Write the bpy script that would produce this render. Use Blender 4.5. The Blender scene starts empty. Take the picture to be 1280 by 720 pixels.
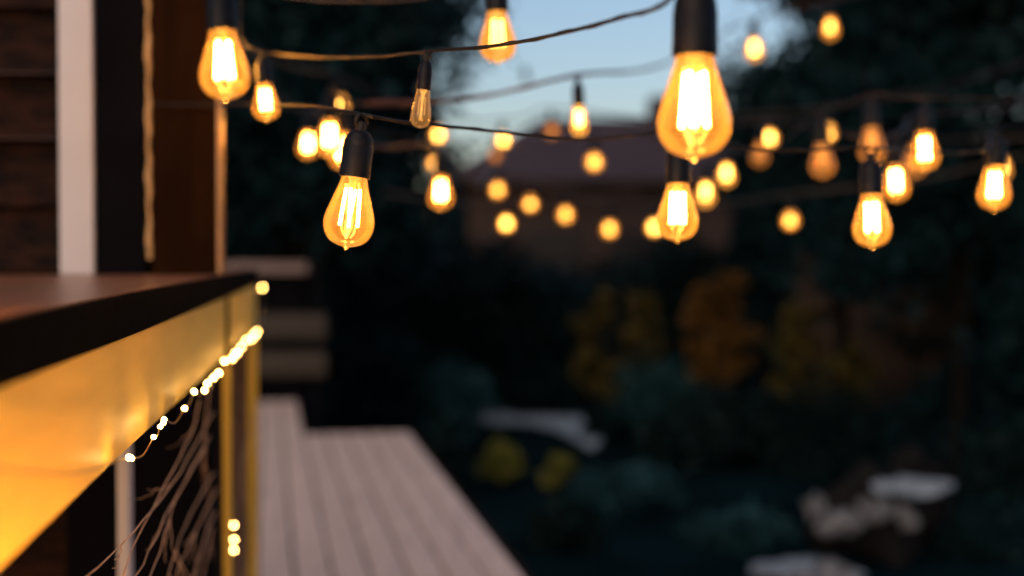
import bpy, bmesh, math, random
import numpy as np
from mathutils import Vector, Matrix
R = math.radians
random.seed(7); rng = np.random.default_rng(7)
S = bpy.context.scene
COL = S.collection

# ------------------------------------------------------------------ camera
FPX = 1280*50/36; HOR = 316.0
EYE = 2.0; DECK = 0.9
PITCH = math.atan((360-HOR)/FPX)
cd = bpy.data.cameras.new('camera'); cam = bpy.data.objects.new('camera', cd); COL.objects.link(cam)
cam.location = (0, 0, EYE); cam.rotation_euler = (math.pi/2-PITCH, 0, 0)
cd.lens = 50; cd.sensor_width = 36; cd.clip_start = .02; cd.clip_end = 3000
cd.dof.use_dof = True; cd.dof.focus_distance = 1.56; cd.dof.aperture_fstop = 2.05
S.camera = cam
def P(px, py, d):
    """point at depth d (metres along the view) under photo pixel px, py"""
    x = (px-640)/FPX*d; yy = (360-py)/FPX*d
    return Vector((x, d*math.cos(PITCH)+yy*math.sin(PITCH), EYE - d*math.sin(PITCH)+yy*math.cos(PITCH)))

# ------------------------------------------------------------------ materials
def nodes(name):
    m = bpy.data.materials.new(name); m.use_nodes = True
    nt = m.node_tree; b = nt.nodes['Principled BSDF']
    return m, nt, b
def N(nt, t, **kw):
    n = nt.nodes.new(t)
    for k, v in kw.items():
        if hasattr(n, k): setattr(n, k, v)
        else: n.inputs[k].default_value = v
    return n
def plain(name, col, rough=.6, var=.25, scale=8, bump=.2, spec=.5, metal=0, bscale=None, stretch=None, col2=None):
    m, nt, b = nodes(name)
    tc = N(nt, 'ShaderNodeTexCoord'); mp = N(nt, 'ShaderNodeMapping')
    if stretch: mp.inputs['Scale'].default_value = stretch
    nt.links.new(tc.outputs['Object'], mp.inputs['Vector'])
    no = N(nt, 'ShaderNodeTexNoise'); no.inputs['Scale'].default_value = scale; no.inputs['Detail'].default_value = 6
    nt.links.new(mp.outputs['Vector'], no.inputs['Vector'])
    rp = N(nt, 'ShaderNodeValToRGB')
    c2 = col2 or tuple(min(1, c*(1+var)) for c in col); c1 = tuple(c*(1-var) for c in col)
    rp.color_ramp.elements[0].position = .3; rp.color_ramp.elements[1].position = .7
    rp.color_ramp.elements[0].color = (*c1, 1); rp.color_ramp.elements[1].color = (*c2, 1)
    nt.links.new(no.outputs['Fac'], rp.inputs['Fac']); nt.links.new(rp.outputs['Color'], b.inputs['Base Color'])
    b.inputs['Roughness'].default_value = rough; b.inputs['Specular IOR Level'].default_value = spec
    b.inputs['Metallic'].default_value = metal
    if bump:
        n2 = N(nt, 'ShaderNodeTexNoise'); n2.inputs['Scale'].default_value = bscale or scale*4; n2.inputs['Detail'].default_value = 5
        nt.links.new(mp.outputs['Vector'], n2.inputs['Vector'])
        bu = N(nt, 'ShaderNodeBump'); bu.inputs['Strength'].default_value = bump; bu.inputs['Distance'].default_value = .01
        nt.links.new(n2.outputs['Fac'], bu.inputs['Height']); nt.links.new(bu.outputs['Normal'], b.inputs['Normal'])
    return m
def leafmat(name, c1, c2, rough=.55):
    m, nt, b = nodes(name)
    g = N(nt, 'ShaderNodeNewGeometry'); rp = N(nt, 'ShaderNodeValToRGB')
    rp.color_ramp.elements[0].color = (*c1, 1); rp.color_ramp.elements[1].color = (*c2, 1)
    nt.links.new(g.outputs['Random Per Island'], rp.inputs['Fac']); nt.links.new(rp.outputs['Color'], b.inputs['Base Color'])
    b.inputs['Roughness'].default_value = rough; b.inputs['Specular IOR Level'].default_value = .08
    return m
def emit(name, col, s):
    m = bpy.data.materials.new(name); m.use_nodes = True; nt = m.node_tree; nt.nodes.clear()
    e = N(nt, 'ShaderNodeEmission'); e.inputs['Color'].default_value = (*col, 1); e.inputs['Strength'].default_value = s
    o = N(nt, 'ShaderNodeOutputMaterial'); nt.links.new(e.outputs[0], o.inputs['Surface']); return m
def bulbglass(name, tint, glow, glowcol, trans_w):
    """thin tinted envelope: see-through, a little frosting that scatters the filament's light, a sheen"""
    m = bpy.data.materials.new(name); m.use_nodes = True; nt = m.node_tree; nt.nodes.clear()
    t = N(nt, 'ShaderNodeBsdfTransparent'); t.inputs['Color'].default_value = (*tint, 1)
    tl = N(nt, 'ShaderNodeBsdfTranslucent'); tl.inputs['Color'].default_value = (.95, .42, .07, 1)
    m1 = N(nt, 'ShaderNodeMixShader'); m1.inputs[0].default_value = trans_w
    nt.links.new(t.outputs[0], m1.inputs[1]); nt.links.new(tl.outputs[0], m1.inputs[2])
    g = N(nt, 'ShaderNodeBsdfGlossy'); g.inputs['Roughness'].default_value = .08
    fr = N(nt, 'ShaderNodeFresnel'); fr.inputs['IOR'].default_value = 1.4
    m2 = N(nt, 'ShaderNodeMixShader'); nt.links.new(fr.outputs[0], m2.inputs[0])
    nt.links.new(m1.outputs[0], m2.inputs[1]); nt.links.new(g.outputs[0], m2.inputs[2])
    out = N(nt, 'ShaderNodeOutputMaterial')
    if glow:
        tc = N(nt, 'ShaderNodeTexCoord'); no = N(nt, 'ShaderNodeTexNoise'); no.inputs['Scale'].default_value = 38; no.inputs['Detail'].default_value = 3
        nt.links.new(tc.outputs['Object'], no.inputs['Vector'])
        mr = N(nt, 'ShaderNodeMapRange'); mr.inputs['From Min'].default_value = .3; mr.inputs['From Max'].default_value = .7
        mr.inputs['To Min'].default_value = glow*.6; mr.inputs['To Max'].default_value = glow*1.3
        nt.links.new(no.outputs['Fac'], mr.inputs['Value'])
        e = N(nt, 'ShaderNodeEmission'); e.inputs['Color'].default_value = (*glowcol, 1)
        nt.links.new(mr.outputs[0], e.inputs['Strength'])
        a = N(nt, 'ShaderNodeAddShader'); nt.links.new(m2.outputs[0], a.inputs[0]); nt.links.new(e.outputs[0], a.inputs[1])
        nt.links.new(a.outputs[0], out.inputs['Surface'])
    else: nt.links.new(m2.outputs[0], out.inputs['Surface'])
    return m

M = {}
M['white'] = plain('white_paint', (.54, .56, .62), .5, .06, 5, .1)
M['black'] = plain('black_paint', (.003, .003, .005), .85, .3, 9, .15, .06)
M['blackgloss'] = plain('black_satin_paint', (.001, .002, .004), .9, .25, 9, .1, .01)
M['darkpost'] = plain('dark_stained_post', (.013, .005, .0014), .7, .3, 6, .12, .03, stretch=(6, 6, .6))
M['siding'] = plain('dark_siding', (.003, .002, .002), .6, .5, 9, .6, .08, stretch=(1.6, 4, 4), col2=(.030, .011, .006))
M['fascia'] = plain('light_tinted_fascia', (.90, .64, .14), .5, .05, 6, .02, .4, stretch=(1, 1, 8))  # the fairy lights' yellow glow is mixed into the board's colour
M['litpost'] = plain('light_tinted_baluster', (.9, .60, .07), .45, .06, 5, .12, .3)  # lamplight on the balusters is put into their base colour as yellow
M['infill'] = plain('brown_infill_wood', (.07, .025, .008), .6, .5, 5, .4, .2, stretch=(1, 8, 1), col2=(.20, .08, .02))
M['ledge'] = plain('reddish_ledge_varnish', (.22, .10, .055), .3, .18, 3, .08, .5, stretch=(10, 1, 10))
M['deck'] = plain('weathered_decking', (.73, .54, .44), .55, .14, 3, .2, .4, stretch=(8, 1, 8))
M['woodbrown'] = plain('brown_slats', (.022, .014, .008), .6, .3, 4, .2, stretch=(1, 6, 6))
M['bead'] = plain('bulb_glint_bead', (.34, .2, .1), .3, .1, 6, .1, .5)  # a bulb's reflection on the corner, put into the colour as tan
M['batten'] = plain('dark_batten', (.05, .035, .035), .6, .3, 8, .1, .1)
M['rubber'] = plain('black_rubber', (.003, .0035, .007), .45, .2, 30, .1, .2)
M['cable'] = plain('black_cable', (.008, .007, .007), .5, .2, 40, .1, .3)
M['cablewarm'] = plain('reddish_cable', (.10, .045, .035), .5, .2, 40, .1, .3)
M['cablefar'] = plain('brown_cable', (.03, .018, .016), .45, .2, 40, .1, .6)
M['stem'] = bulbglass('clear_glass_stem', (.95, .85, .65), .5, (1, .6, .2), .1)
M['glass'] = bulbglass('amber_bulb_glass', (.93, .62, .24), .27, (1, .41, .07), .035)
M['glassfar'] = bulbglass('amber_bulb_glass_far', (.97, .74, .38), .42, (1, .45, .085), .12)
M['glassdim'] = bulbglass('amber_bulb_glass_dim', (.8, .5, .25), .16, (1, .42, .10), .06)
M['glassoff'] = bulbglass('clear_bulb_glass', (.93, .72, .42), .10, (1, .5, .16), .09)
M['fil'] = emit('filament_glow', (1, .56, .20), 220)
M['filfar'] = emit('filament_glow_far', (1, .60, .20), 36)
M['fildim'] = emit('filament_glow_dim', (1, .45, .12), 3)
M['filoff'] = emit('filament_glow_faint', (1, .55, .2), 1.2)
M['led'] = emit('led_glow', (1, .54, .15), 85)
M['brass'] = plain('brass_cap', (.5, .33, .12), .3, .1, 30, 0, metal=1)
M['twig'] = plain('dry_twig', (.56, .38, .25), .6, .3, 30, .3)
M['bark'] = plain('bark', (.008, .007, .006), .9, .3, 8, .8, .1)
M['soil'] = plain('dark_grass', (.002, .010, .013), 1, .5, 1.2, .6, .02, bscale=30)
M['path'] = plain('concrete_path', (.34, .44, .52), .7, .12, 3, .2)
M['rock'] = plain('pale_rock', (.04, .042, .045), .75, .3, 9, .6, col2=(.25, .255, .26))
M['darkrock'] = plain('dark_rock', (.004, .004, .005), .9, .3, 2.6, .6, .03, col2=(.022, .02, .02))
M['slab'] = plain('pale_stone_slab', (.24, .29, .33), .6, .12, 6, .3)
M['house'] = plain('brown_house_siding', (.05, .025, .016), .7, .2, 2, .2)
M['roof'] = plain('reddish_roof_tiles', (.042, .022, .024), .7, .3, 4, .5, stretch=(1, 4, 4))
M['fence'] = plain('fence_boards', (.05, .03, .018), .8, .3, 3, .3)
M['win'] = plain('dark_window_glass', (.01, .01, .015), .3, .1, 3, 0, .3)
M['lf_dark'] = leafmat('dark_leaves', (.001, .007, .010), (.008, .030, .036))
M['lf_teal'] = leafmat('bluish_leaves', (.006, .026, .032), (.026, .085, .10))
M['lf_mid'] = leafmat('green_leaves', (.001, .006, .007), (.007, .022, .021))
M['lf_orange'] = leafmat('orange_leaves', (.010, .012, .006), (.18, .095, .022))
M['lf_olive'] = leafmat('olive_leaves', (.008, .018, .010), (.12, .09, .022))
M['lf_lime'] = leafmat('yellow_green_leaves', (.03, .045, .01), (.26, .25, .045))
M['flower'] = leafmat('pale_petals', (.3, .32, .34), (.6, .62, .62))

# ------------------------------------------------------------------ helpers
def tag(o, label=None, cat=None, group=None, kind=None):
    if label: o['label'] = label
    if cat: o['category'] = cat
    if group: o['group'] = group
    if kind: o['kind'] = kind
    return o
def empty(name, loc, label=None, cat=None, group=None):
    o = bpy.data.objects.new(name, None); o.empty_display_size = .05; COL.objects.link(o); o.location = loc
    return tag(o, label, cat, group)
def link(name, me, mat, parent=None, loc=None):
    if mat and not me.materials: me.materials.append(mat)
    o = bpy.data.objects.new(name, me); COL.objects.link(o)
    if parent: o.parent = parent
    if loc is not None: o.location = loc
    return o
def fin(name, bm, mat, parent=None, loc=None, smooth=True, ang=35):
    """parts of a thing are modelled in world space unless loc says otherwise"""
    bmesh.ops.recalc_face_normals(bm, faces=bm.faces)
    if parent is not None and loc is None:
        bmesh.ops.translate(bm, verts=bm.verts, vec=-Vector(parent.location))
    me = bpy.data.meshes.new(name); bm.to_mesh(me); bm.free()
    if smooth:
        me.shade_smooth()
        try: me.set_sharp_from_angle(angle=R(ang))
        except Exception: pass
    return link(name, me, mat, parent, loc)
def obox(bm, c, ax, ay, az, sx, sy, sz, bev=0):
    """box at c with unit axes ax ay az and full sizes"""
    g = bmesh.ops.create_cube(bm, size=1)
    mt = Matrix((( *(ax*sx),), (*(ay*sy),), (*(az*sz),))).transposed().to_4x4(); mt.translation = c
    bmesh.ops.transform(bm, matrix=mt, verts=g['verts'])
    if bev:
        es = list({e for v in g['verts'] for e in v.link_edges})
        bmesh.ops.bevel(bm, geom=es, offset=bev, segments=2, affect='EDGES', profile=.7)
X, Y, Z = Vector((1, 0, 0)), Vector((0, 1, 0)), Vector((0, 0, 1))
def box(bm, x0, x1, y0, y1, z0, z1, bev=0):
    obox(bm, Vector(((x0+x1)/2, (y0+y1)/2, (z0+z1)/2)), X, Y, Z, x1-x0, y1-y0, z1-z0, bev)
def lathe(bm, prof, seg=24, M4=None):
    rings = []
    for r, z in prof:
        if r < 1e-6: rings.append([bm.verts.new((0, 0, z))])
        else: rings.append([bm.verts.new((r*math.cos(2*math.pi*k/seg), r*math.sin(2*math.pi*k/seg), z)) for k in range(seg)])
    for a, b in zip(rings, rings[1:]):
        for k in range(seg):
            k2 = (k+1) % seg
            if len(a) == 1 and len(b) == 1: continue
            if len(a) == 1: bm.faces.new((a[0], b[k], b[k2]))
            elif len(b) == 1: bm.faces.new((a[k], b[0], a[k2]))
            else: bm.faces.new((a[k], b[k], b[k2], a[k2]))
    vs = [v for r in rings for v in r]
    if M4: bmesh.ops.transform(bm, matrix=M4, verts=vs)
    return vs
def smoothpts(pts, n=6):
    out = []
    for i in range(len(pts)-1):
        p0 = pts[max(i-1, 0)]; p1 = pts[i]; p2 = pts[i+1]; p3 = pts[min(i+2, len(pts)-1)]
        for k in range(n):
            t = k/n
            out.append(.5*((2*p1)+(p2-p0)*t+(2*p0-5*p1+4*p2-p3)*t*t+(3*p1-p0-3*p2+p3)*t**3))
    out.append(pts[-1]); return out
def tube(bm, pts, r, seg=8, taper=None):
    """r number or list"""
    rings = []; n = len(pts)
    up = Vector((.1, .2, 1)).normalized()
    for i, p in enumerate(pts):
        t = (pts[min(i+1, n-1)]-pts[max(i-1, 0)]).normalized()
        a = t.cross(up)
        if a.length < .05: a = t.cross(X)
        a.normalize(); b = t.cross(a)
        rr = r[i] if isinstance(r, (list, tuple)) else r
        rings.append([bm.verts.new(p + a*rr*math.cos(2*math.pi*k/seg)+b*rr*math.sin(2*math.pi*k/seg)) for k in range(seg)])
    for a, b in zip(rings, rings[1:]):
        for k in range(seg): bm.faces.new((a[k], a[(k+1) % seg], b[(k+1) % seg], b[k]))
    bm.faces.new(rings[0][::-1]); bm.faces.new(rings[-1])

# ------------------------------------------------------------------ world + dusk glow
W = bpy.data.worlds.new("World"); S.world = W; W.use_nodes = True
nt = W.node_tree; bg = nt.nodes['Background']
SUN_EL, SUN_AZ = R(62), R(205)       # a very soft warm dusk glow from behind the camera
sky = nt.nodes.new('ShaderNodeTexSky'); sky.sky_type = 'NISHITA'; sky.sun_disc = False
sky.sun_elevation = R(11); sky.sun_rotation = R(205); sky.air_density = 1.0; sky.dust_density = 1.5; sky.ozone_density = 3
tint = nt.nodes.new('ShaderNodeMix'); tint.data_type = 'RGBA'; tint.blend_type = 'MULTIPLY'; tint.inputs['Factor'].default_value = 1
nt.links.new(sky.outputs['Color'], tint.inputs['A']); tint.inputs['B'].default_value = (1.28, 1.06, 1.0, 1); nt.links.new(tint.outputs['Result'], bg.inputs['Color']); bg.inputs['Strength'].default_value = .15
ld = bpy.data.lights.new('dusk_sun', 'SUN'); ld.energy = .95; ld.angle = R(60); ld.color = (1, .74, .54)
lo = bpy.data.objects.new('dusk_sun', ld); COL.objects.link(lo)
dirv = Vector((math.sin(SUN_AZ)*math.cos(SUN_EL), math.cos(SUN_AZ)*math.cos(SUN_EL), math.sin(SUN_EL)))
lo.rotation_euler = dirv.to_track_quat('Z', 'Y').to_euler()

# ------------------------------------------------------------------ ground
bm = bmesh.new()
n = 60
def gz(x, y): return 0.0
bmesh.ops.create_grid(bm, x_segments=40, y_segments=40, size=600)
fin('ground', bm, M['soil'], smooth=False)['kind'] = 'structure'
# curved path beyond the deck
def ribbon(name, pts, widths, z, mat):
    bm = bmesh.new(); pts = smoothpts([Vector(p) for p in pts], 5); k = len(pts); L = []; Rr = []
    for i, p in enumerate(pts):
        t = (pts[min(i+1, k-1)]-pts[max(i-1, 0)]).normalized(); s = Vector((t.y, -t.x, 0)); w = widths/2
        L.append(bm.verts.new((p+s*w)+Z*z)); Rr.append(bm.verts.new((p-s*w)+Z*z))
    for i in range(k-1): bm.faces.new((L[i], L[i+1], Rr[i+1], Rr[i]))
    return fin(name, bm, mat, smooth=False)
def G(px, py, z=0):
    """ground point under a photo pixel"""
    d = (EYE-z)*FPX/(py-HOR)
    p = P(px, py, d); p.z = 0; return p
bm = bmesh.new(); outl = smoothpts([G(*q) for q in ((582, 508), (618, 501), (680, 503), (722, 512), (746, 530), (752, 552), (738, 562), (716, 549), (688, 537), (650, 530), (602, 528), (580, 518), (582, 508))], 4)[:-1]
f = bm.faces.new([bm.verts.new((p.x, p.y, .03)) for p in outl]); ex = bmesh.ops.extrude_face_region(bm, geom=[f])
bmesh.ops.translate(bm, verts=[v_ for v_ in ex['geom'] if isinstance(v_, bmesh.types.BMVert)], vec=(0, 0, -.05))
fin('path', bm, M['path'], smooth=False)['kind'] = 'structure'

# ------------------------------------------------------------------ deck
da = math.atan((333-640)/FPX); DU = Vector((math.sin(da), math.cos(da), 0)); DV = Vector((math.cos(da), -math.sin(da), 0))
H = EYE-DECK
bm = bmesh.new(); bw = .128
v = .86-bw/2; i = 0
while v > -3.2:
    u1 = 10.7 if v < .18 else 8.7
    c = DU*((u1-1.5)/2) + DV*v + Z*(DECK-.014)
    obox(bm, c, DV, DU, Z, bw-.011, u1+1.5, .028, .003)
    v -= bw; i += 1
fin('deck', bm, M['deck'])['kind'] = 'structure'
bm = bmesh.new()
obox(bm, DU*3.6+DV*.875+Z*(DECK-.105), DV, DU, Z, .028, 10.2, .21, .003)
obox(bm, DU*8.73+DV*.53+Z*(DECK-.13), DV, DU, Z, .7, .028, .2, .003)
obox(bm, DU*10.73+DV*-1.5+Z*(DECK-.13), DV, DU, Z, 3.4, .028, .2, .003)
for u in (-1, 1.5, 4, 6.5, 8.5):
    obox(bm, DU*u+DV*.78+Z*(DECK-.06)/2, DV, DU, Z, .1, .1, DECK-.06)
for u in np.arange(-1, 8.6, .6):
    obox(bm, DU*float(u)+DV*-1.15+Z*(DECK-.1), DV, DU, Z, 3.8, .04, .13)
fin('deck_frame', bm, M['darkpost'], smooth=False)['kind'] = 'structure'

# ------------------------------------------------------------------ ledge rail on the left
ra = math.atan((420-640)/FPX); RU = Vector((math.sin(ra), math.cos(ra), 0)); RV = Vector((math.cos(ra), -math.sin(ra), 0))
W0 = -.22
def RP(u, v, h):       # rail frame, h below the eye
    return RU*u+RV*v+Z*(EYE-h)
HT, HB, HF = .043, .0895, .213
UE = 4.08
YW = 2.78             # the house wall stands here
rail = empty('ledge_railing', RP(1.5, W0-.1, EYE-DECK), 'wooden ledge railing with black edge and board tinted with the yellow of its lights beside the deck', 'railing')
# ledge top: wide up to the wall, narrow beyond it
bm = bmesh.new()
def slab(pts, z0, z1):
    b = [bm.verts.new((p.x, p.y, z0)) for p in pts]; t = [bm.verts.new((p.x, p.y, z1)) for p in pts]
    bm.faces.new(b[::-1]); bm.faces.new(t); k = len(pts)
    for i in range(k): bm.faces.new((b[i], b[(i+1) % k], t[(i+1) % k], t[i]))
ff = W0-.006
uw = (YW+.3)/math.cos(ra)
slab([RP(-.6, ff, 0), RP(UE, ff, 0), RP(UE, -.42, 0), RP(uw, -.42, 0), RP(uw, -1.9, 0), RP(-.6, -1.9, 0)], EYE-HT-.020, EYE-HT)
fin('ledge_top', bm, M['ledge'], rail, smooth=False)
bm = bmesh.new()
obox(bm, RP((UE-.6)/2, W0-.01, (HT+HB)/2+.001), RV, RU, Z, .022, UE+.6, HB-HT-.002, .0035)
fin('edge_board', bm, M['blackgloss'], rail)
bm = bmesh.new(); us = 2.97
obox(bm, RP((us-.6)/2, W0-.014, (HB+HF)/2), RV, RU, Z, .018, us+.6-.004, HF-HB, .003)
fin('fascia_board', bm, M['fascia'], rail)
bm = bmesh.new()
obox(bm, RP(us, W0-.004, (HB+HF)/2+.001), RV, RU, Z, .012, .012, HF-HB-.004)
fin('joint_strip', bm, M['darkpost'], rail)
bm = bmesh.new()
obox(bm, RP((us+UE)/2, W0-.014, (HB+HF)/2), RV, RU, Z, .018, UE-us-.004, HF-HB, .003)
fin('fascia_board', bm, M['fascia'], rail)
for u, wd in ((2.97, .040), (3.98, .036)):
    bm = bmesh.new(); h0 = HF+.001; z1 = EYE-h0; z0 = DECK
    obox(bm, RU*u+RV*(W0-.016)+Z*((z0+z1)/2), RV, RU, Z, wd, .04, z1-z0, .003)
    fin('baluster', bm, M['litpost'], rail)
bm = bmesh.new(); z1 = EYE-HF-.004; z0 = DECK+.12
obox(bm, RU*3.47+RV*(W0-.024)+Z*((z0+z1)/2), RV, RU, Z, .008, .93, z1-z0, .001)
fin('infill_panel', bm, M['infill'], rail)
bm = bmesh.new()
obox(bm, RP((UE-.6)/2, W0-.014, H-.09), RV, RU, Z, .03, UE+.4, .05, .003)
fin('bottom_rail', bm, M['darkpost'], rail)
# white baluster seen behind the rail
bm = bmesh.new(); p = P(153, 600, 2.45)
box(bm, p.x-.010, p.x+.010, p.y, p.y+.03, DECK, EYE-HB-.06, .002)
t = empty('white_baluster', (p.x, p.y, DECK)); tag(t, 'thin white upright post seen in the dark below the glowing ledge', 'post'); fin('post', bm, M['white'], t)

# ------------------------------------------------------------------ house wall standing at the ledge
def wx(px): return (px-640)/FPX*YW
ZL = EYE-HT+.001; ZTOP = EYE+1.6
wall = empty('house_wall', (wx(100), YW, DECK), 'dark house corner of stained boards standing behind the wooden ledge at the left', 'house wall')
bm = bmesh.new(); box(bm, wx(77), wx(119), YW-.012, YW+.05, ZL, ZTOP, .003); fin('white_trim', bm, M['white'], wall)
bm = bmesh.new(); box(bm, wx(119.5), wx(181), YW, YW+.12, ZL, ZTOP, .003); fin('door_post', bm, M['black'], wall)
bm = bmesh.new(); box(bm, wx(191), wx(273), YW-.004, YW+.045, ZL, ZTOP, .004); fin('corner_post', bm, M['darkpost'], wall)
bm = bmesh.new(); box(bm, wx(273.6), wx(279), YW-.016, YW+.02, ZL, ZTOP, .003); fin('corner_bead', bm, M['bead'], wall)
bm = bmesh.new(); box(bm, wx(181.5), wx(190.5), YW+.03, YW+.12, ZL, ZTOP); fin('gap_filler', bm, M['black'], wall)
# rope between the two posts
bm = bmesh.new(); k = 90; pts = []
for i in range(k+1):
    z = ZL+.03+(ZTOP-ZL-.03)*i/k
    pts.append(Vector((wx(186)+.0016*math.sin(i*1.9), YW+.006+.001*math.cos(i*2.3), z)))
tube(bm, pts, [.0048+.0016*math.sin(i*.9) for i in range(k+1)], 8)
t = empty('rope', (wx(186), YW, ZL)); tag(t, 'twisted tan rope running down the gap between the two dark posts', 'rope')
M['rope'] = plain('tan_rope', (.62, .40, .18), .5, .35, 30, .4)
fin('cord', bm, M['rope'], t)
# siding left of the white trim
bm = bmesh.new(); z = DECK+.02; hh = 83/FPX*YW
z0 = P(0, 90, YW).z; z = z0 - hh*8
while z < ZTOP:
    # lap board: tilted a little
    x0, x1 = wx(-900), wx(76)
    vs = [(x0, YW+.035, z), (x1, YW+.035, z), (x1, YW+.062, z+hh), (x0, YW+.062, z+hh), (x0, YW+.09, z), (x1, YW+.09, z), (x1, YW+.09, z+hh), (x0, YW+.09, z+hh)]
    if z+hh > DECK:
        q = [bm.verts.new((a, b, max(c, DECK))) for a, b, c in vs]
        for f in ((0, 1, 2, 3), (5, 4, 7, 6), (4, 5, 1, 0), (3, 2, 6, 7), (4, 0, 3, 7), (1, 5, 6, 2)): bm.faces.new([q[j] for j in f])
    z += hh
fin('siding', bm, M['siding'], wall, smooth=False)
for py in (90, 172):
    bm = bmesh.new(); zz = P(0, py, YW).z
    box(bm, wx(-900), wx(76.5), YW+.018, YW+.034, zz-.002, zz+.002); fin('batten', bm, M['batten'], wall, smooth=False)
bm = bmesh.new(); box(bm, wx(76), wx(262), YW+.02, YW+.12, DECK, EYE-HT-.03, .003); fin('lower_wall', bm, M['black'], wall)
bm = bmesh.new(); box(bm, wx(-900), wx(240), YW+.125, YW+.2, DECK, ZTOP, .003); fin('wall_core', bm, M['black'], wall, smooth=False)
bm = bmesh.new(); box(bm, wx(258), wx(279), YW+.2, YW+5.4, DECK, ZTOP, .003)
# return wall, kept narrow so the far ledge shows to its right
bm.free()

# ------------------------------------------------------------------ counter at the far end of the deck
cd_ = 11.4; c0 = P(262, 330, cd_); c1 = P(386, 330, cd_)
cn = empty('garden_counter', ((c0.x+c1.x)/2, c0.y, DECK)); tag(cn, 'slatted wooden counter with pale top at the far end of the deck', 'counter')
bm = bmesh.new(); box(bm, c0.x-1.0, c1.x, c0.y-.1, c0.y+.6, EYE-.16, EYE-.08, .006); fin('counter_top', bm, plain('pale_counter_top', (.2, .14, .13), .4, .1, 4, .1), cn)
for py in (408, 455):
    bm = bmesh.new(); z = P(0, py, cd_).z; box(bm, c0.x-1, c1.x+.14, c0.y-.02, c0.y+.03, z-.10, z+.10, .006); fin('front_board', bm, M['woodbrown'], cn)
for x in (c0.x, c1.x+.05):
    bm = bmesh.new(); box(bm, x-.05, x+.05, c0.y+.035, c0.y+.12, .0, EYE-.165, .006); fin('leg', bm, M['black'], cn)
bm = bmesh.new(); box(bm, c0.x-1, c1.x-.06, c0.y+.13, c0.y+.5, DECK-.85, EYE-.17, .006); fin('cabinet', bm, M['black'], cn)

# ------------------------------------------------------------------ fairy lights along the lower edge of the glowing board
fs = empty('fairy_light_string', RP(1.5, W0+.01, HF)); tag(fs, 'string of tiny warm fairy lights wound along the lower edge of the glowing board', 'fairy lights')
ledpos = []
def upx(px): return (420-px) and (-W0)*FPX/(420-px)/math.cos(ra)*1.0
for px in (146, 150, 176, 183, 188, 193, 212, 231, 238, 247, 258, 263, 272, 277, 283, 287, 294, 300, 306, 309, 314):
    u = -W0*FPX/(420-px)
    j = random.uniform(-.010, .010)
    ledpos.append(RP(u, W0+.020+random.uniform(-.004, .006), HF-.010+j*.6))
for u in np.arange(.12, .81, .06): ledpos.append(RP(float(u), W0+.022+random.uniform(-.003, .003), .105+.1*(.86-float(u))+random.uniform(-.006, .006)))  # unseen lights added near the camera to brighten the board
e = RP(UE+.02, W0+.012, HB+.01); ledpos.append(e)
for h in (.60, .632, .655): ledpos.append(RP(3.17, W0-.005, h+.0))
ledpos_sorted = sorted(ledpos[:-4], key=lambda p: p.y)
bm = bmesh.new(); pts = []
for a, b in zip(ledpos_sorted, ledpos_sorted[1:]):
    pts.append(a.copy()); mid = (a+b)/2; mid.z -= .004+.01*random.random()*min(1, (b-a).length/.05); pts.append(mid)
pts.append(ledpos_sorted[-1]); pts.append(e+Vector((0, 0, -.06))); pts.append(e); 
tube(bm, smoothpts(pts, 3), .0009, 6)
pts = [RP(3.17, W0-.005, HF+.01)]+[p.copy() for p in ledpos[-3:]]+[RP(3.17, W0-.005, .80)]
tube(bm, smoothpts(pts, 4), .0009, 6)
fin('wire', bm, M['brass'], fs)
ledme = None
for p in ledpos:
    if ledme is None:
        bm = bmesh.new(); bmesh.ops.create_icosphere(bm, subdivisions=2, radius=.0028); ledme = bpy.data.meshes.new('led'); bm.to_mesh(ledme); bm.free(); ledme.shade_smooth(); ledme.materials.append(M['led'])
    link('led', ledme, None, fs, p-Vector(fs.location))

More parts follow.
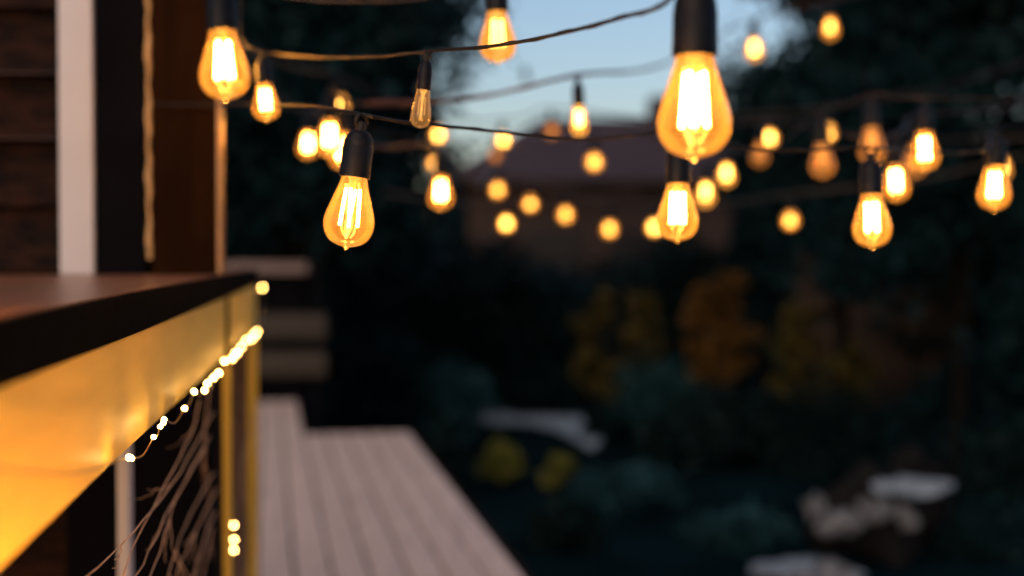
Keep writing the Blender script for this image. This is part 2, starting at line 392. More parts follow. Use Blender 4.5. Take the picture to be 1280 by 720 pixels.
# ------------------------------------------------------------------ dry twigs between the balusters
def twig(pts, r0, bmx, depth=0):
    sp = smoothpts(pts, 5); k = len(sp)
    sp = [p+Vector((random.uniform(-1, 1), random.uniform(-1, 1), random.uniform(-1, 1)))*.0013 for p in sp]
    tube(bmx, sp, [r0*(1-.7*i/k) for i in range(k)], 5)
    if depth < 2:
        for q in range(2 if depth == 0 else 1):
            i = random.randint(int(k*.2), int(k*.85)); s = sp[i]; d = (sp[min(i+3, k-1)]-sp[i-1]).normalized()
            d = (d+Vector((random.uniform(-.35, .35), random.uniform(-.35, .35), random.uniform(-.4, .1)))).normalized()
            L = random.uniform(.04, .10)
            twig([s, s+d*L*.5+Vector((0, 0, -.006)), s+d*L], r0*.6, bmx, depth+1)
paths = [((267, 515, 2.5), (225, 590, 2.35), (180, 650, 2.2), (108, 722, 2.0), (60, 770, 1.95)),
         ((262, 545, 2.5), (222, 620, 2.3), (200, 690, 2.2), (172, 760, 2.1)),
         ((268, 590, 2.5), (240, 640, 2.4), (215, 700, 2.3), (200, 780, 2.2)),
         ((250, 500, 2.5), (238, 545, 2.45), (196, 625, 2.3), (160, 700, 2.2), (140, 760, 2.1)),
         ((270, 640, 2.6), (250, 690, 2.5), (235, 760, 2.4)),
         ((262, 480, 2.55), (255, 560, 2.5), (262, 640, 2.5), (240, 740, 2.4)),
         ((272, 610, 2.6), (246, 660, 2.5), (222, 715, 2.4), (206, 770, 2.3)),
         ((256, 560, 2.6), (214, 632, 2.5), (186, 690, 2.4), (150, 760, 2.3)),
         ((266, 660, 2.6), (258, 700, 2.5), (246, 770, 2.3)),
         ((316, 520, 3.6), (304, 590, 3.4), (308, 640, 3.4), (298, 740, 3.3)),
         ((300, 480, 3.3), (306, 560, 3.4), (297, 650, 3.2), (306, 740, 3.3)),
         ((292, 520, 3.0), (303, 610, 3.2), (313, 680, 3.5), (300, 760, 3.3))]
for i, pth in enumerate(paths):
    if i in (0, 9):
        bm = bmesh.new(); q = P(*pth[-1]); tw = empty('dry_vine', q)
        tag(tw, 'bare brown vine trailing down under the ledge lights, left of the glowing baluster' if i == 0 else 'bare tangled vine between the two glowing balusters near the deck', 'vine')
    twig([P(q[0], q[1], (.236*FPX/(420-q[0]) if i < 9 else q[2])+random.uniform(0, .05)) for q in pth], .0015, bm)
    if i in (8, 11): fin('stem', bm, M['twig'], tw)
# dark leaves clinging on the far vine
# ------------------------------------------------------------------ bulbs
def gprof(kind):
    if kind == 'pear':
        pr = [(.0145, 0), (.0158, -.006), (.0185, -.016), (.0225, -.028), (.0265, -.040), (.0293, -.050), (.0300, -.057), (.0290, -.065), (.0255, -.073), (.0195, -.0795), (.011, -.0833), (.004, -.0850), (.0022, -.0872), (0, -.0885)]
    elif kind == 'globe':
        pr = [(.0145, 0), (.0150, -.005), (.0185, -.011), (.0245, -.019), (.0285, -.028), (.0300, -.038), (.0285, -.048), (.0240, -.057), (.0165, -.0640), (.008, -.0672), (0, -.068)]
    else:  # slim
        pr = [(.0125, 0), (.0132, -.006), (.0145, -.018), (.0168, -.032), (.0190, -.046), (.0200, -.056), (.0192, -.064), (.0155, -.071), (.009, -.0755), (.003, -.077), (0, -.0775)]
    return pr
def mk_mesh(fn, name, mat):
    bm = bmesh.new(); fn(bm); bmesh.ops.recalc_face_normals(bm, faces=bm.faces)
    me = bpy.data.meshes.new(name); bm.to_mesh(me); bm.free(); me.shade_smooth()
    try: me.set_sharp_from_angle(angle=R(40))
    except Exception: pass
    me.materials.append(mat); return me
def dense(pr, k=3):
    out = smoothpts([Vector((r, z, 0)) for r, z in pr], k); return [(max(p.x, 0), p.y) for p in out]
def f_socket(kind):
    s = .78 if kind == 'slim' else 1
    def f(bm):
        pr = [(0, .0525), (.009, .0525), (.0118, .051), (.0155, .046), (.0172, .040), (.0176, .036), (.0176, .034), (.0182, .033), (.0185, .008), (.0189, .004), (.0186, -.0025), (.0165, -.003), (.0150, .002), (0, .004)]
        lathe(bm, [(r*s, z) for r, z in pr], 28)
    return f
def f_loop(bm):
    # clamp that grips the cable and a short neck
    lathe(bm, [(0, .0645), (.0045, .064), (.0062, .060), (.0062, .052), (.0075, .0500), (0, .050)], 16)
    pts = [Vector((.0085*math.cos(a), 0, .064+.0085*math.sin(a))) for a in np.linspace(0, 2*math.pi, 20)]
    tube(bm, pts, .0024, 8)
def f_glass(kind):
    return lambda bm: lathe(bm, dense(gprof(kind)), 36)
def f_fil(kind, rad=.0016):
    def f(bm):
        R1, R2, z0, z1 = (.0085, .0105, -.016, -.060) if kind == 'pear' else (.0095, .0125, -.018, -.052) if kind == 'globe' else (.0055, .0065, -.016, -.052)
        n = 4
        for k in range(n):
            a0 = 2*math.pi*(k+.35)/n; a1 = a0+.35
            tube(bm, [Vector((R1*math.cos(a0), R1*math.sin(a0), z0)), Vector(((R1+R2)/2*math.cos(a0+.2), (R1+R2)/2*math.sin(a0+.2), (z0+z1)/2)), Vector((R2*math.cos(a1), R2*math.sin(a1), z1))], rad, 8)
    return f
def f_stem(bm):
    lathe(bm, [(.009, .001), (.0075, -.004), (.004, -.010), (.0028, -.016), (.0022, -.035), (.0022, -.058), (.0045, -.061), (0, -.063)], 14)
M['filfaint'] = emit('filament_glow_soft', (1, .56, .18), 20)
M['glassfaint'] = bulbglass('amber_bulb_glass_soft', (.95, .7, .35), .3, (1, .42, .07), .12)
M['filunseen'] = emit('filament_glow_unseen', (1, .58, .20), 1750)  # boosted, for the unseen bulbs added to light rail and ledge
protos = {}
def bulb_meshes(kind, state):
    key = (kind, state)
    if key not in protos:
        gl = {'lit': 'glass', 'far': 'glassfar', 'low': 'glass', 'faint': 'glassfaint', 'dim': 'glassdim', 'off': 'glassoff'}[state]
        fl = {'lit': 'fil', 'far': 'filfar', 'low': 'filunseen', 'faint': 'filfaint', 'dim': 'fildim', 'off': 'filoff'}[state]
        protos[key] = [('socket', mk_mesh(f_socket(kind), 'socket', M['rubber'])), ('cable_clamp', mk_mesh(f_loop, 'cable_clamp', M['cable'])),
                       ('glass', mk_mesh(f_glass(kind), 'glass', M[gl])), ('filament', mk_mesh(f_fil(kind, .0008 if state == 'off' else .0016), 'filament', M[fl])),
                       ('stem', mk_mesh(f_stem, 'stem', M['stem']))]
    return protos[key]
NB = {'pear': .0425, 'globe': .034, 'slim': .038}
def bulb(px, py, d, label, kind='pear', state='far', sc=1.0, tilt=0, fwd=0, group='bulbs of the string lights'):
    """px, py is the centre of the glass; returns the point where it grips its cable"""
    c = P(px, py, d); tilt = tilt or random.uniform(-4, 4); fwd = random.uniform(-4, 4)
    if state == 'far' and random.random() < .4: state = 'faint'
    if d > 5.8: sc *= 1.08; kind = 'globe' if kind == 'pear' else kind
    rot = Matrix.Rotation(R(tilt), 4, 'Y') @ Matrix.Rotation(R(fwd), 4, 'X') @ Matrix.Rotation(random.uniform(0, 6), 4, 'Z')
    org = c + (rot @ Vector((0, 0, NB[kind]*sc)))           # where glass meets socket
    o = empty('light_bulb', org, label, 'light bulb', group); o.rotation_euler = rot.to_euler(); o.scale = (sc, sc, sc)
    for nm, me in bulb_meshes(kind, state): link(nm, me, None, o)
    return org + rot @ Vector((0, 0, .0725*sc))

A = {}
A['A'] = bulb(280, 80, 2.42, 'large glowing pear-shaped bulb hanging in front of the dark corner post', state='lit', sc=1.4)
A['B'] = bulb(332, 127, 2.4, 'smaller glowing bulb just right of the large bulb by the corner post', 'pear', 'lit', .74)
A['C'] = bulb(438, 264, 1.68, 'sharp glowing bulb in a tilted black socket, hanging lowest of the left cluster', state='lit', tilt=7)
A['D'] = bulb(527, 135, 1.72, 'small slim bulb that is not lit, hanging left of the patch of sky', 'slim', 'off', .62, tilt=6)
A['E'] = bulb(622, 45, 2.35, 'pale glowing bulb with its socket cut off at the top, in front of the sky', state='far')
A['F'] = bulb(868, 132, 1.16, 'biggest and nearest glowing amber bulb, hanging in front of the sky', state='lit')
A['G'] = bulb(724, 150, 3.0, 'narrow pale bulb in a black socket against the sky, right of centre', 'slim', 'far', .85)
A['H'] = bulb(847, 264, 2.05, 'glowing bulb directly below and behind the biggest amber bulb', state='lit')
A['I'] = bulb(1090, 275, 2.25, 'glowing bulb hanging lowest of the cluster at the right, with a clear round outline', state='lit')
A['J'] = bulb(1120, 228, 3.4, 'oval glowing bulb just above and right of the lowest bulb at the right', state='lit')
A['K'] = bulb(1156, 188, 3.1, 'bright oval bulb topmost of the cluster at the right', state='lit')
A['K2'] = bulb(1143, 201, 3.6, 'dimmer bulb half hidden behind the bright topmost bulb of the right cluster', state='dim')
A['L'] = bulb(1243, 234, 2.75, 'glowing pear-shaped bulb nearest the right edge of the view', state='lit')
A['L2'] = bulb(1252, 210, 5.5, 'small round light just above the bulb nearest the right edge', state='far')
A['m1'] = bulb(385, 180, 4.6, 'small oval light left of the bright pair behind the tilted socket', state='lit')
A['m2'] = bulb(412, 172, 3.2, 'tall bright light partly behind the tilted socket, left of the pair', state='lit')
A['m3'] = bulb(428, 188, 3.3, 'bright light right behind the tilted socket', state='lit')
A['m4'] = bulb(425, 131, 6.0, 'small round light above the tilted socket', state='far')
A['n1'] = bulb(548, 168, 7.0, 'round light right below the small bulb that is not lit', state='far')
A['n2'] = bulb(543, 204, 8.5, 'smallest round light, middle one of the column of three', state='far')
A['n3'] = bulb(551, 240, 3.7, 'larger oval light, lowest of the column of three left of centre', state='lit')
A['n4'] = bulb(629, 175, 8.0, 'round light high in the middle, above a fainter one', state='far')
A['n5'] = bulb(619, 194, 8.5, 'faint round light just below the round light in the middle', state='dim')
A['n6'] = bulb(622, 237, 7.0, 'round light left end of the descending row of four in the middle', state='far')
A['n7'] = bulb(663, 254, 7.0, 'second light of the descending row of four in the middle', state='far')
A['n8'] = bulb(707, 268, 6.6, 'third light of the descending row, deep yellow and round', state='far')
A['n9'] = bulb(633, 279, 7.0, 'round light by itself under the descending row of four', state='far')
A['n10'] = bulb(762, 286, 6.6, 'lowest light at the right end of the descending row of four', state='far')
A['n11'] = bulb(743, 202, 6.0, 'light alone beneath the narrow pale bulb seen against the sky', state='far')
A['n12'] = bulb(690, 163, 7.5, 'faint light crossed by the long cable, left of the narrow pale bulb', state='dim')
A['p1'] = bulb(943, 61, 5.5, 'light in front of the sky, right of the biggest bulb on the rising cable', state='far')
A['p2'] = bulb(1038, 35, 5.8, 'light highest at the right, in front of the dark tree', state='far')
A['q1'] = bulb(962, 172, 6.5, 'round light right of the biggest bulb, left of a row of two', state='far')
A['q2'] = bulb(1035, 165, 6.5, 'round light right of the biggest bulb, right of a row of two', state='far')
A['q3'] = bulb(1090, 181, 3.2, 'faint amber bulb above the lowest bulb at the right', state='dim')
A['q4'] = bulb(950, 192, 5.0, 'faint amber light just under the left of the two round lights', state='dim')
A['q5'] = bulb(1028, 200, 3.4, 'faint broad amber light just under the right of the two round lights', state='dim')
A['r1'] = bulb(908, 218, 5.6, 'oval light below right of the biggest bulb, upper of a close pair', state='far')
A['r2'] = bulb(882, 242, 5.0, 'oval light below the biggest bulb, lower left of a close pair', state='far')
A['r3'] = bulb(988, 275, 6.2, 'round light on its own, low between the two lowest pear bulbs', state='far')
A['r4'] = bulb(818, 284, 6.8, 'round light overlapped on its right by the bulb below the biggest one', state='far')

# unseen bulbs added outside the left bottom corner of view to light the board
FILL = [bulb(*q) for q in ()]
def fill_bulb(org, label, sc=1.0):
    o = empty('light_bulb', org, label, 'light bulb', 'unseen fill bulbs added to light the rail'); o.scale = (sc, sc, sc); o.rotation_euler.z = random.uniform(0, 6)
    for nm, me in bulb_meshes('pear', 'low'): link(nm, me, None, o)
    return org+Vector((0, 0, .0725*sc))
FILL = [fill_bulb(RP(.58, -.09, .27), 'unseen fill bulb nearest the viewer, added to light the ledge railing'),
       fill_bulb(RP(.80, -.09, .32), 'unseen fill bulb second from the viewer, added to light the ledge railing'),
       fill_bulb(RP(1.04, -.10, .375), 'unseen fill bulb third from the viewer, added to light the ledge railing')]
A['Z'] = bulb(-125, 248, .80, 'unseen fill bulb added over the near left end to light the ledge top', state='low')  # added out of view with the boosted filament, to light the ledge top
def cable(pts, label, r=.0021, mat='cable', n=8, name='light_cable'):
    pts = [P(*p) if isinstance(p, tuple) else p for p in pts]
    t = empty(name, pts[len(pts)//2], label, 'cable', 'cables of the string lights')
    bm = bmesh.new(); sp = smoothpts(pts, n); tube(bm, sp, r, 8)
    # second strand twisted round the first
    tw = []
    for i, p in enumerate(sp):
        tw.append(p+Vector((0, math.cos(i*.9), math.sin(i*.9)))*r*.75)
    tube(bm, tw, r*.62, 6)
    fin('cord', bm, M[mat], t)
    return t
cable([(-900, -300, .55), A['Z'], (60, -150, 1.4), (225, -60, 2.3), A['A'], (299, -14, 2.40), (301, 34, 2.4), (308, 56, 2.4), A['B'], (345, 67, 2.38), (390, 71, 2.2), (430, 71.5, 2.05), (480, 70, 1.88), A['D'], (620, 57, 1.55), (700, 42, 1.38), (780, 21, 1.25), (831, 4, 1.17), A['F'], (960, -60, 1.1)],
      'thick black cable sweeping across the sky up to the biggest bulb')
cable([P(281, 130, 2.79), (330, 131, 2.3), (400, 134, 1.85), A['C'], (500, 152, 1.72), (560, 158, 1.78), (640, 166, 1.86), (740, 174, 1.95), A['H'], (920, 184, 2.12), (1000, 188, 2.18), A['I'], (1140, 189, 2.4), (1230, 188, 2.6), A['L'], (1340, 165, 2.9)],
      'long black cable running level from the dark post to the right edge')
cable([(192, 130, 2.72), (236, 131, 2.70), (281, 130, 2.70)], 'short black cable stretched across the dark corner post', name='wall_cable')
cable([(460, 128, 2.7), (590, 123, 2.9), A['G'], (830, 80, 4.2), A['p1'], A['p2'], (1130, -20, 6.5)], 'thin cable rising to the right behind the biggest bulb', r=.004, mat='cablewarm')
cable([(270, -22, 2.3), (360, -3, 2.3), (440, 2, 2.3), (540, -4, 2.32), A['E'], (760, -70, 2.5)], 'brown cable along the top left edge above the bulbs', mat='cablefar')
cable([RP(-.2, -.1, .22), RP(.3, -.09, .20), FILL[0], RP(.69, -.085, .235), FILL[1], RP(.92, -.09, .29), FILL[2], RP(1.3, -.14, .42), RP(1.6, -.205, .6)], 'unseen cable added to hold the fill bulbs below the glowing board')  # added along with the unseen bulbs it carries
def far_cable(keys, label, r=.005, pre=None, post=None):
    pts = ([pre] if pre else [])+[A[k] for k in keys]+([post] if post else [])
    out = []
    for a, b in zip(pts, pts[1:]):
        a = P(*a) if isinstance(a, tuple) else a; b = P(*b) if isinstance(b, tuple) else b
        out.append(a); m = (a+b)/2; m.z += .03*(b-a).length*(-1); out.append(m)
    out.append(b)
    cable(out, label, r, 'cablefar', n=4)
far_cable(['m4', 'n1', 'n4', 'n12', 'q1', 'q2'], 'far cable carrying the highest row of small round lights', pre=(300, 60, 6), post=(1330, 60, 7))
far_cable(['m1', 'm2', 'm3'], 'cable looping between the cluster of lights behind the tilted socket', pre=(200, 100, 5), post=(520, 130, 3.4), r=.003)
far_cable(['n2', 'n5', 'n11', 'q4', 'L2'], 'far cable carrying the middle row of round lights', pre=(330, 120, 8), post=(1400, 160, 5))
far_cable(['n3', 'n6', 'n7', 'n8', 'n10', 'r4', 'r3'], 'far cable along the descending row of lights', pre=(400, 170, 3.4), post=(1300, 190, 6))
far_cable(['r2', 'r1', 'q5', 'q3', 'K'], 'cable passing behind the biggest bulb to the right cluster', pre=(830, 235, 5.6), post=(1400, 110, 3.2), r=.0018)
far_cable(['J', 'K2'], 'short cable joining the right cluster of bulbs', pre=(1060, 170, 3.3), post=(1400, 100, 4), r=.003)
far_cable(['n9'], 'lowest far cable holding a single round light', pre=(480, 240, 7.4), post=(800, 240, 7))

# ------------------------------------------------------------------ vegetation
def leaves(name, centers, radii, n, size, mat, parent, flat=.75, seed=0, kindtag=None, hollow=.35):
    g = np.random.default_rng(seed)
    centers = np.array(centers, float); radii = np.array(radii, float)
    pr = radii**2; pr /= pr.sum()
    idx = g.choice(len(centers), n, p=pr)
    d = g.normal(size=(n, 3)); d /= np.linalg.norm(d, axis=1, keepdims=True)
    rr = (hollow+(1-hollow)*g.random(n)**.6)*(1+.22*g.normal(size=n))
    pos = centers[idx]+d*rr[:, None]*radii[idx][:, None]*np.array([1, 1, flat])
    a = g.normal(size=(n, 3)); a /= np.linalg.norm(a, axis=1, keepdims=True)
    b = np.cross(a, g.normal(size=(n, 3))); b /= np.linalg.norm(b, axis=1, keepdims=True)
    s = size*(.6+.8*g.random(n))[:, None]
    v = np.stack([pos-a*s, pos+b*s*.45, pos+a*s, pos-b*s*.45], 1).reshape(-1, 3)
    me = bpy.data.meshes.new(name)
    me.vertices.add(4*n); me.vertices.foreach_set('co', v.ravel().astype(np.float32))
    me.loops.add(4*n); me.loops.foreach_set('vertex_index', np.arange(4*n, dtype=np.int32))
    me.polygons.add(n); me.polygons.foreach_set('loop_start', np.arange(0, 4*n, 4, dtype=np.int32))
    try: me.polygons.foreach_set('loop_total', np.full(n, 4, dtype=np.int32))
    except Exception: pass
    me.update(calc_edges=True); me.validate()
    return link(name, me, mat, parent)
def plant(name, px, d, label, cat, mat, z0=0, blobs=8, height=1.5, width=1.0, n=2500, leaf=.05, seed=1, group=None, low=.25, trunk=.03, hollow=.35, rad=(.16, .3)):
    b = P(px, 400, d); base = Vector((b.x, b.y, z0)); r = random.Random(seed)
    o = empty(name, base, label, cat, group)
    cs = []; rs = []
    for k in range(blobs):
        f = (k+.5)/blobs; zz = height*(low+(1-low)*f*.92)
        sp = width/2*(1-.55*abs(f-.4)*1.3)
        a = r.uniform(0, 6.28); q = sp*math.sqrt(r.random())*.85
        cs.append((q*math.cos(a), q*math.sin(a), zz)); rs.append(width*r.uniform(*rad))
    bm = bmesh.new()
    tops = [Vector((c[0], c[1], c[2])) for c in cs]
    tp = [Vector((0, 0, -.05)), Vector((.02*height, .01, height*.35)), Vector((-.01*height, 0, height*.75))]
    tube(bm, smoothpts(tp, 4), [trunk*(1-.07*i) for i in range(9)], 8)
    for c in tops:
        s = Vector((0, 0, min(c.z*.6, height*.5)))
        tube(bm, smoothpts([s, (s+c)/2+Vector((0, 0, .05*height)), c], 3), [trunk*.45*(1-.1*i) for i in range(7)], 5)
    fin('trunk' if height > 2.5 else 'stem', bm, M['bark'], o, loc=(0, 0, 0))
    leaves('crown' if height > 2.5 else 'foliage', cs, rs, n, leaf, mat, o, seed=seed, hollow=hollow)
    return o
def tree_at(label, px, d, top_py, wpx, mat, seed, n=16000, low=.25, blobs=26, leaf=.07, name='garden_tree', hollow=.3):
    top = P(px, top_py, d).z; w = wpx/FPX*d
    return plant(name, px, d, label, 'tree', mat, 0, blobs, top, w, n, leaf, seed, 'trees around the garden', low, max(.08, w*.03), hollow)
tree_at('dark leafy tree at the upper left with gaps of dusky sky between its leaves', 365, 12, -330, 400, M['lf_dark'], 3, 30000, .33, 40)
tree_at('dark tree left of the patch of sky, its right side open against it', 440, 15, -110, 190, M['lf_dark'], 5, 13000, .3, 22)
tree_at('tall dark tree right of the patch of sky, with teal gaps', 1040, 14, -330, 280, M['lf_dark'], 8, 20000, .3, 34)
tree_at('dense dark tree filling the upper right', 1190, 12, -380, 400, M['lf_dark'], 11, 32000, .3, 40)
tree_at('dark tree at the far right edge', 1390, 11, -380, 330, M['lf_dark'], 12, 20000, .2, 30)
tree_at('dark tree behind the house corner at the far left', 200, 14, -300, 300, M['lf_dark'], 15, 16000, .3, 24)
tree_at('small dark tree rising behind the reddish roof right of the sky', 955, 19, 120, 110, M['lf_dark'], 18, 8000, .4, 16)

def bush(label, px, py_top, d, wpx, mat, seed, n=2600, leaf=.045, z0=0, blobs=9, group='shrubs in the garden', low=.2, hollow=.3, name='garden_shrub', rad=(.16, .3)):
    top = P(px, py_top, d).z
    return plant(name, px, d, label, 'shrub', mat, z0, blobs, max(top-z0, .2), wpx/FPX*d, n, leaf, seed, group, low, .02, hollow, rad)
bush('tall shrub with glowing orange autumn leaves in the middle of the garden', 892, 345, 15, 105, M['lf_orange'], 21, 1900, .065, low=.35, blobs=30, rad=(.05, .2), hollow=.1)
bush('slim orange brown shrub left of the bright orange one', 800, 360, 15.5, 60, M['lf_olive'], 22, 900, .065, low=.3, blobs=30, rad=(.05, .2), hollow=.1)
bush('olive yellow shrub left of the orange shrubs', 742, 350, 15, 70, M['lf_olive'], 23, 1000, .065, low=.3, blobs=30, rad=(.05, .2), hollow=.1)
bush('olive shrub right of the orange shrub, reaching to its height', 1000, 370, 14.5, 80, M['lf_olive'], 24, 1100, .065, low=.3, blobs=30, rad=(.05, .2), hollow=.1)
bush('low olive shrub to the right behind the dark bushes', 1065, 430, 14, 90, M['lf_olive'], 25, 900, .065, low=.3, blobs=30, rad=(.05, .2), hollow=.1)
bush('bright yellow green shrub beside the pale path', 630, 552, 12.2, 62, M['lf_lime'], 26, 900, .035, blobs=18, rad=(.08, .2))
bush('smaller yellow green shrub right of the bright one by the path', 696, 570, 12, 44, M['lf_lime'], 27, 500, .03)
bush('bluish shrub left of the pale path behind the deck end', 560, 455, 14, 120, M['lf_teal'], 28, 2200, .05)
bush('low bluish shrub in front of the pale path', 790, 600, 11, 150, M['lf_teal'], 29, 1500, .05, low=.1)
bush('bluish fern-like plant nearer the middle of the lawn', 930, 645, 9.6, 110, M['lf_teal'], 30, 700, .05, low=.1)
bush('bluish shrub spreading right of the pale path', 830, 470, 15, 160, M['lf_teal'], 31, 1800, .05)
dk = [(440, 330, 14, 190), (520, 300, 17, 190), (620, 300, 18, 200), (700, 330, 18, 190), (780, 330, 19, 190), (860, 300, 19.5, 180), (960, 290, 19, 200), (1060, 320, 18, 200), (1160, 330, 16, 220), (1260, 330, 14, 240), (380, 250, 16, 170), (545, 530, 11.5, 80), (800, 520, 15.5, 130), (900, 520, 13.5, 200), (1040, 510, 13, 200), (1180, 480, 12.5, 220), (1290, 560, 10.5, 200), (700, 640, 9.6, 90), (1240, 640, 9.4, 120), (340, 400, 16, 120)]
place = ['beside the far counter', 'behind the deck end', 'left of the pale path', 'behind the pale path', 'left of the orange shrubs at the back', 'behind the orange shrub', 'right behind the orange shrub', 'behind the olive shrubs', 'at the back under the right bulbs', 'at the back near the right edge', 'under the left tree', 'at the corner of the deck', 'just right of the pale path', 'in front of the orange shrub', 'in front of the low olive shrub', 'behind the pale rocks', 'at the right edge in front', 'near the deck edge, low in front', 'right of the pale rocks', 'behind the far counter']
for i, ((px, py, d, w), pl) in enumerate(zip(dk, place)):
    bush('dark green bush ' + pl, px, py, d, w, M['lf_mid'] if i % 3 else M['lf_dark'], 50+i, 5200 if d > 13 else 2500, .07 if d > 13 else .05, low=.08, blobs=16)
# hedge far behind as one mass
cs = []; rs = []
for k in range(110):
    x = random.uniform(-22, 22); cs.append((x, random.uniform(27, 33), random.uniform(.3, 3.6))); rs.append(random.uniform(.8, 1.5))
h = leaves('distant_hedge', cs, rs, 42000, .16, M['lf_dark'], None, seed=77); tag(h, 'dark far hedge and woods behind the garden', 'hedge', kind='stuff')

# ------------------------------------------------------------------ neighbour's house beyond the garden
hd = 23.0
hx0 = P(585, 300, hd).x; hx1 = P(1240, 300, hd).x; yh = hd
ze = P(0, 222, hd).z; zr = P(0, 148, hd+2.2).z
ho = empty('neighbour_house', ((hx0+hx1)/2, yh, 0)); tag(ho, 'low brown house with a reddish roof beyond the garden, under the patch of sky', 'house')
bm = bmesh.new(); box(bm, hx0, hx1, yh, yh+4.4, 0, ze); fin('wall', bm, M['house'], ho, smooth=False)
bm = bmesh.new()
xr = hx1+.3
pr = [(yh-.35, ze+.004), (yh+2.2, zr), (yh+4.75, ze+.004), (yh+4.75, ze-.12), (yh-.35, ze-.12)]
# roof with a hipped left end
L = [bm.verts.new((hx0-.35+(1.6 if i == 1 else 0), y, z)) for i, (y, z) in enumerate(pr)]; Rr = [bm.verts.new((xr, y, z)) for y, z in pr]
bm.faces.new(L); bm.faces.new(Rr[::-1])
for i in range(5): bm.faces.new((L[i], Rr[i], Rr[(i+1) % 5], L[(i+1) % 5]))
fin('roof', bm, M['roof'], ho, smooth=False)
bm = bmesh.new(); cx = P(850, 0, hd).x; box(bm, cx-.3, cx+.3, yh+1.9, yh+2.5, zr-.6, zr+.35, .02); fin('chimney', bm, M['roof'], ho)
bm = bmesh.new(); box(bm, hx0-.4, xr, yh-.46, yh-.355, ze-.13, ze-.03, .01); fin('gutter', bm, M['roof'], ho)
for px in (690, 800, 960, 1080):
    x = P(px, 0, hd).x; bm = bmesh.new(); box(bm, x-.5, x+.5, yh-.05, yh-.003, 1.2, 2.4, .008)
    w_ = fin('window', bm, M['woodbrown'], ho)
    bm = bmesh.new(); box(bm, x-.43, x+.43, yh-.062, yh-.052, 1.27, 2.33); fin('pane', bm, M['win'], w_, loc=-Vector(ho.location), smooth=False)
# fence to the right
f0 = P(1000, 300, 16.5); f1 = P(1420, 300, 13.5); fo = empty('board_fence', (f0+f1)/2*1.0); fo.location.z = 0
tag(fo, 'dark vertical board fence behind the bushes at the right', 'fence')
dirf = (f1-f0); dirf.z = 0; Lf = dirf.length; dirf.normalize(); nf = Vector((-dirf.y, dirf.x, 0)); bm = bmesh.new(); s = 0
while s < Lf:
    hgt = 2.75+random.uniform(-.015, .015); c = Vector((f0.x, f0.y, 0))+dirf*(s+.07)+Z*hgt/2
    obox(bm, c, dirf, nf, Z, .132, .02, hgt, .002); s += .14
fin('board_panel', bm, M['fence'], fo)
for k in range(5):
    bm = bmesh.new(); obox(bm, Vector((f0.x, f0.y, 0))+dirf*(Lf*k/4)-nf*-.062+Z*1.42, dirf, nf, Z, .1, .1, 2.84, .004); fin('post', bm, M['fence'], fo)

# ------------------------------------------------------------------ pale rocks and stone slabs, lower right
def rock(px, py, sx, sz, label, seed, mat='rock', name='pale_rock', sy=None, lift=0, at=None):
    g = G(px, py); r = random.Random(seed); bm = bmesh.new()
    bmesh.ops.create_icosphere(bm, subdivisions=3, radius=1)
    from mathutils import noise
    for v_ in bm.verts:
        nz = noise.noise(v_.co*1.3+Vector((seed*3.1, 0, 0))); v_.co *= 1+.62*nz+.2*noise.noise(v_.co*4)
        v_.co = Vector((v_.co.x*sx/2, v_.co.y*(sy or sx*.8)/2, v_.co.z*sz/2))
    o = fin(name, bm, M[mat], None, ang=25); o.location = (g.x, g.y, sz*.36+lift); o.rotation_euler.z = r.uniform(0, 3)
    if at: o.location = P(px, py, at)
    tag(o, label, 'rock', 'pale rocks in the garden'); return o
rock(1092, 694, .62, .66, 'large dark boulder forming the body of the rock pile', 5, 'darkrock')
rock(1136, 680, .40, .74, 'dark upright boulder at the right of the pile under the slab', 4, 'darkrock')
rock(1020, 634, .15, .16, 'small pale round rock leftmost of the pile', 1, at=9.3)
rock(1050, 655, .26, .16, 'tan rock slanting between the small pale rock and the pile', 2, at=8.95)
rock(1096, 636, .25, .17, 'tan rock at the top middle of the pile', 3, at=9.0)
rock(1132, 648, .13, .14, 'small pale rock just under the flat slab', 6, at=8.9)
rock(1036, 688, .34, .34, 'low dark rock at the left foot of the pile', 7, 'darkrock')
rock(1030, 662, .3, .3, 'dark rock that carries the small pale rock at the left', 10, 'darkrock', at=9.85)
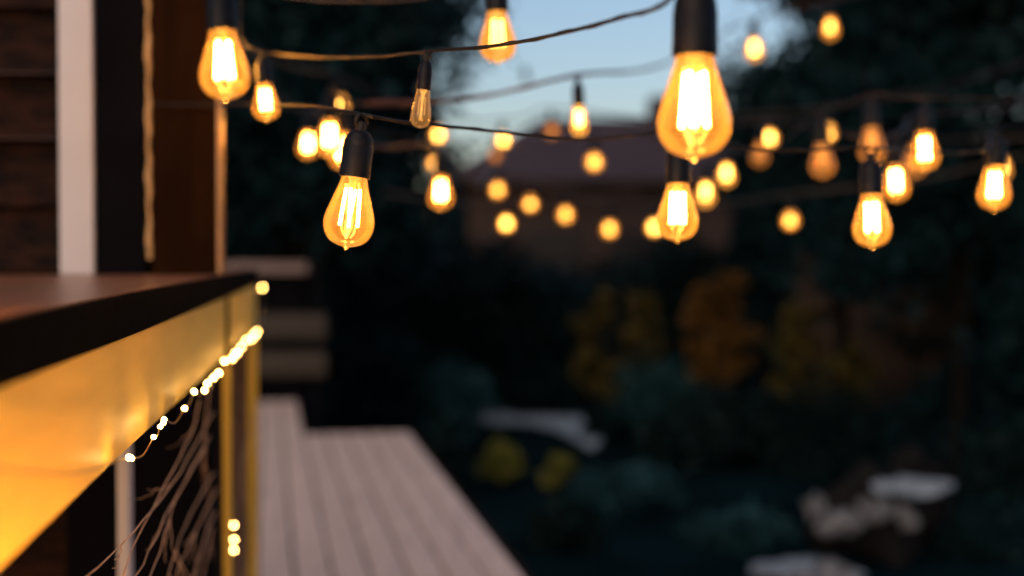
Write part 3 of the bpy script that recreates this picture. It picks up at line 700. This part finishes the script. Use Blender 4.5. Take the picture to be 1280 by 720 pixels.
rock(1164, 664, .3, .55, 'dark boulder holding the right end of the slab', 8, 'darkrock')
def slabobj(px, py, z, w, dp, th, label, seed):
    g = P(px, py, (EYE-z)*FPX/(py-HOR)); bm = bmesh.new(); k = 22; r = random.Random(seed)
    ring = [(w/2*math.cos(a)*(1+r.uniform(-.06, .06)), dp/2*math.sin(a)*(1+r.uniform(-.06, .06))) for a in np.linspace(0, 2*math.pi, k, endpoint=False)]
    t_ = [bm.verts.new((x*.96, y*.96, th/2)) for x, y in ring]; m_ = [bm.verts.new((x, y, 0)) for x, y in ring]; b_ = [bm.verts.new((x*.95, y*.95, -th/2)) for x, y in ring]
    bm.faces.new(t_); bm.faces.new(b_[::-1])
    for i in range(k):
        j = (i+1) % k; bm.faces.new((b_[i], b_[j], m_[j], m_[i])); bm.faces.new((m_[i], m_[j], t_[j], t_[i]))
    o = fin('stone_slab', bm, M['slab'], None, ang=60); o.location = (g.x, g.y, z-th/2); tag(o, label, 'stone slab'); return o
for (px, py, d_, w, dp, th, lb, sd) in ((1140, 609, 9.15, .50, .34, .13, 'flat pale stone lying on top of the rock pile', 3.3), (1015, 718, 8.8, .62, .5, .14, 'broad flat pale stone in front of the rocks at the bottom edge', 5.1)):
    o = rock(px, py, w, th, lb, sd, 'slab', 'flat_stone', sy=dp, at=d_); o.rotation_euler = (0, R(4), .3 if d_ > 9 else -.2)
# a base stone carries the front slab
rock(1028, 770, .5, .36, 'base stone under the front pale slab', 9, 'rock')

# ------------------------------------------------------------------ render settings
S.render.engine = 'CYCLES'; S.cycles.use_denoising = True
try: S.cycles.denoiser = 'OPENIMAGEDENOISE'
except Exception: pass
S.cycles.sample_clamp_indirect = 3; S.cycles.sample_clamp_direct = 0
S.cycles.max_bounces = 6; S.cycles.transparent_max_bounces = 12; S.cycles.use_light_tree = True
S.cycles.caustics_reflective = False; S.cycles.caustics_refractive = False
vs = S.view_settings; vs.view_transform = 'Standard'; vs.look = 'None'; vs.gamma = 1; vs.exposure = 0; vs.use_curve_mapping = False
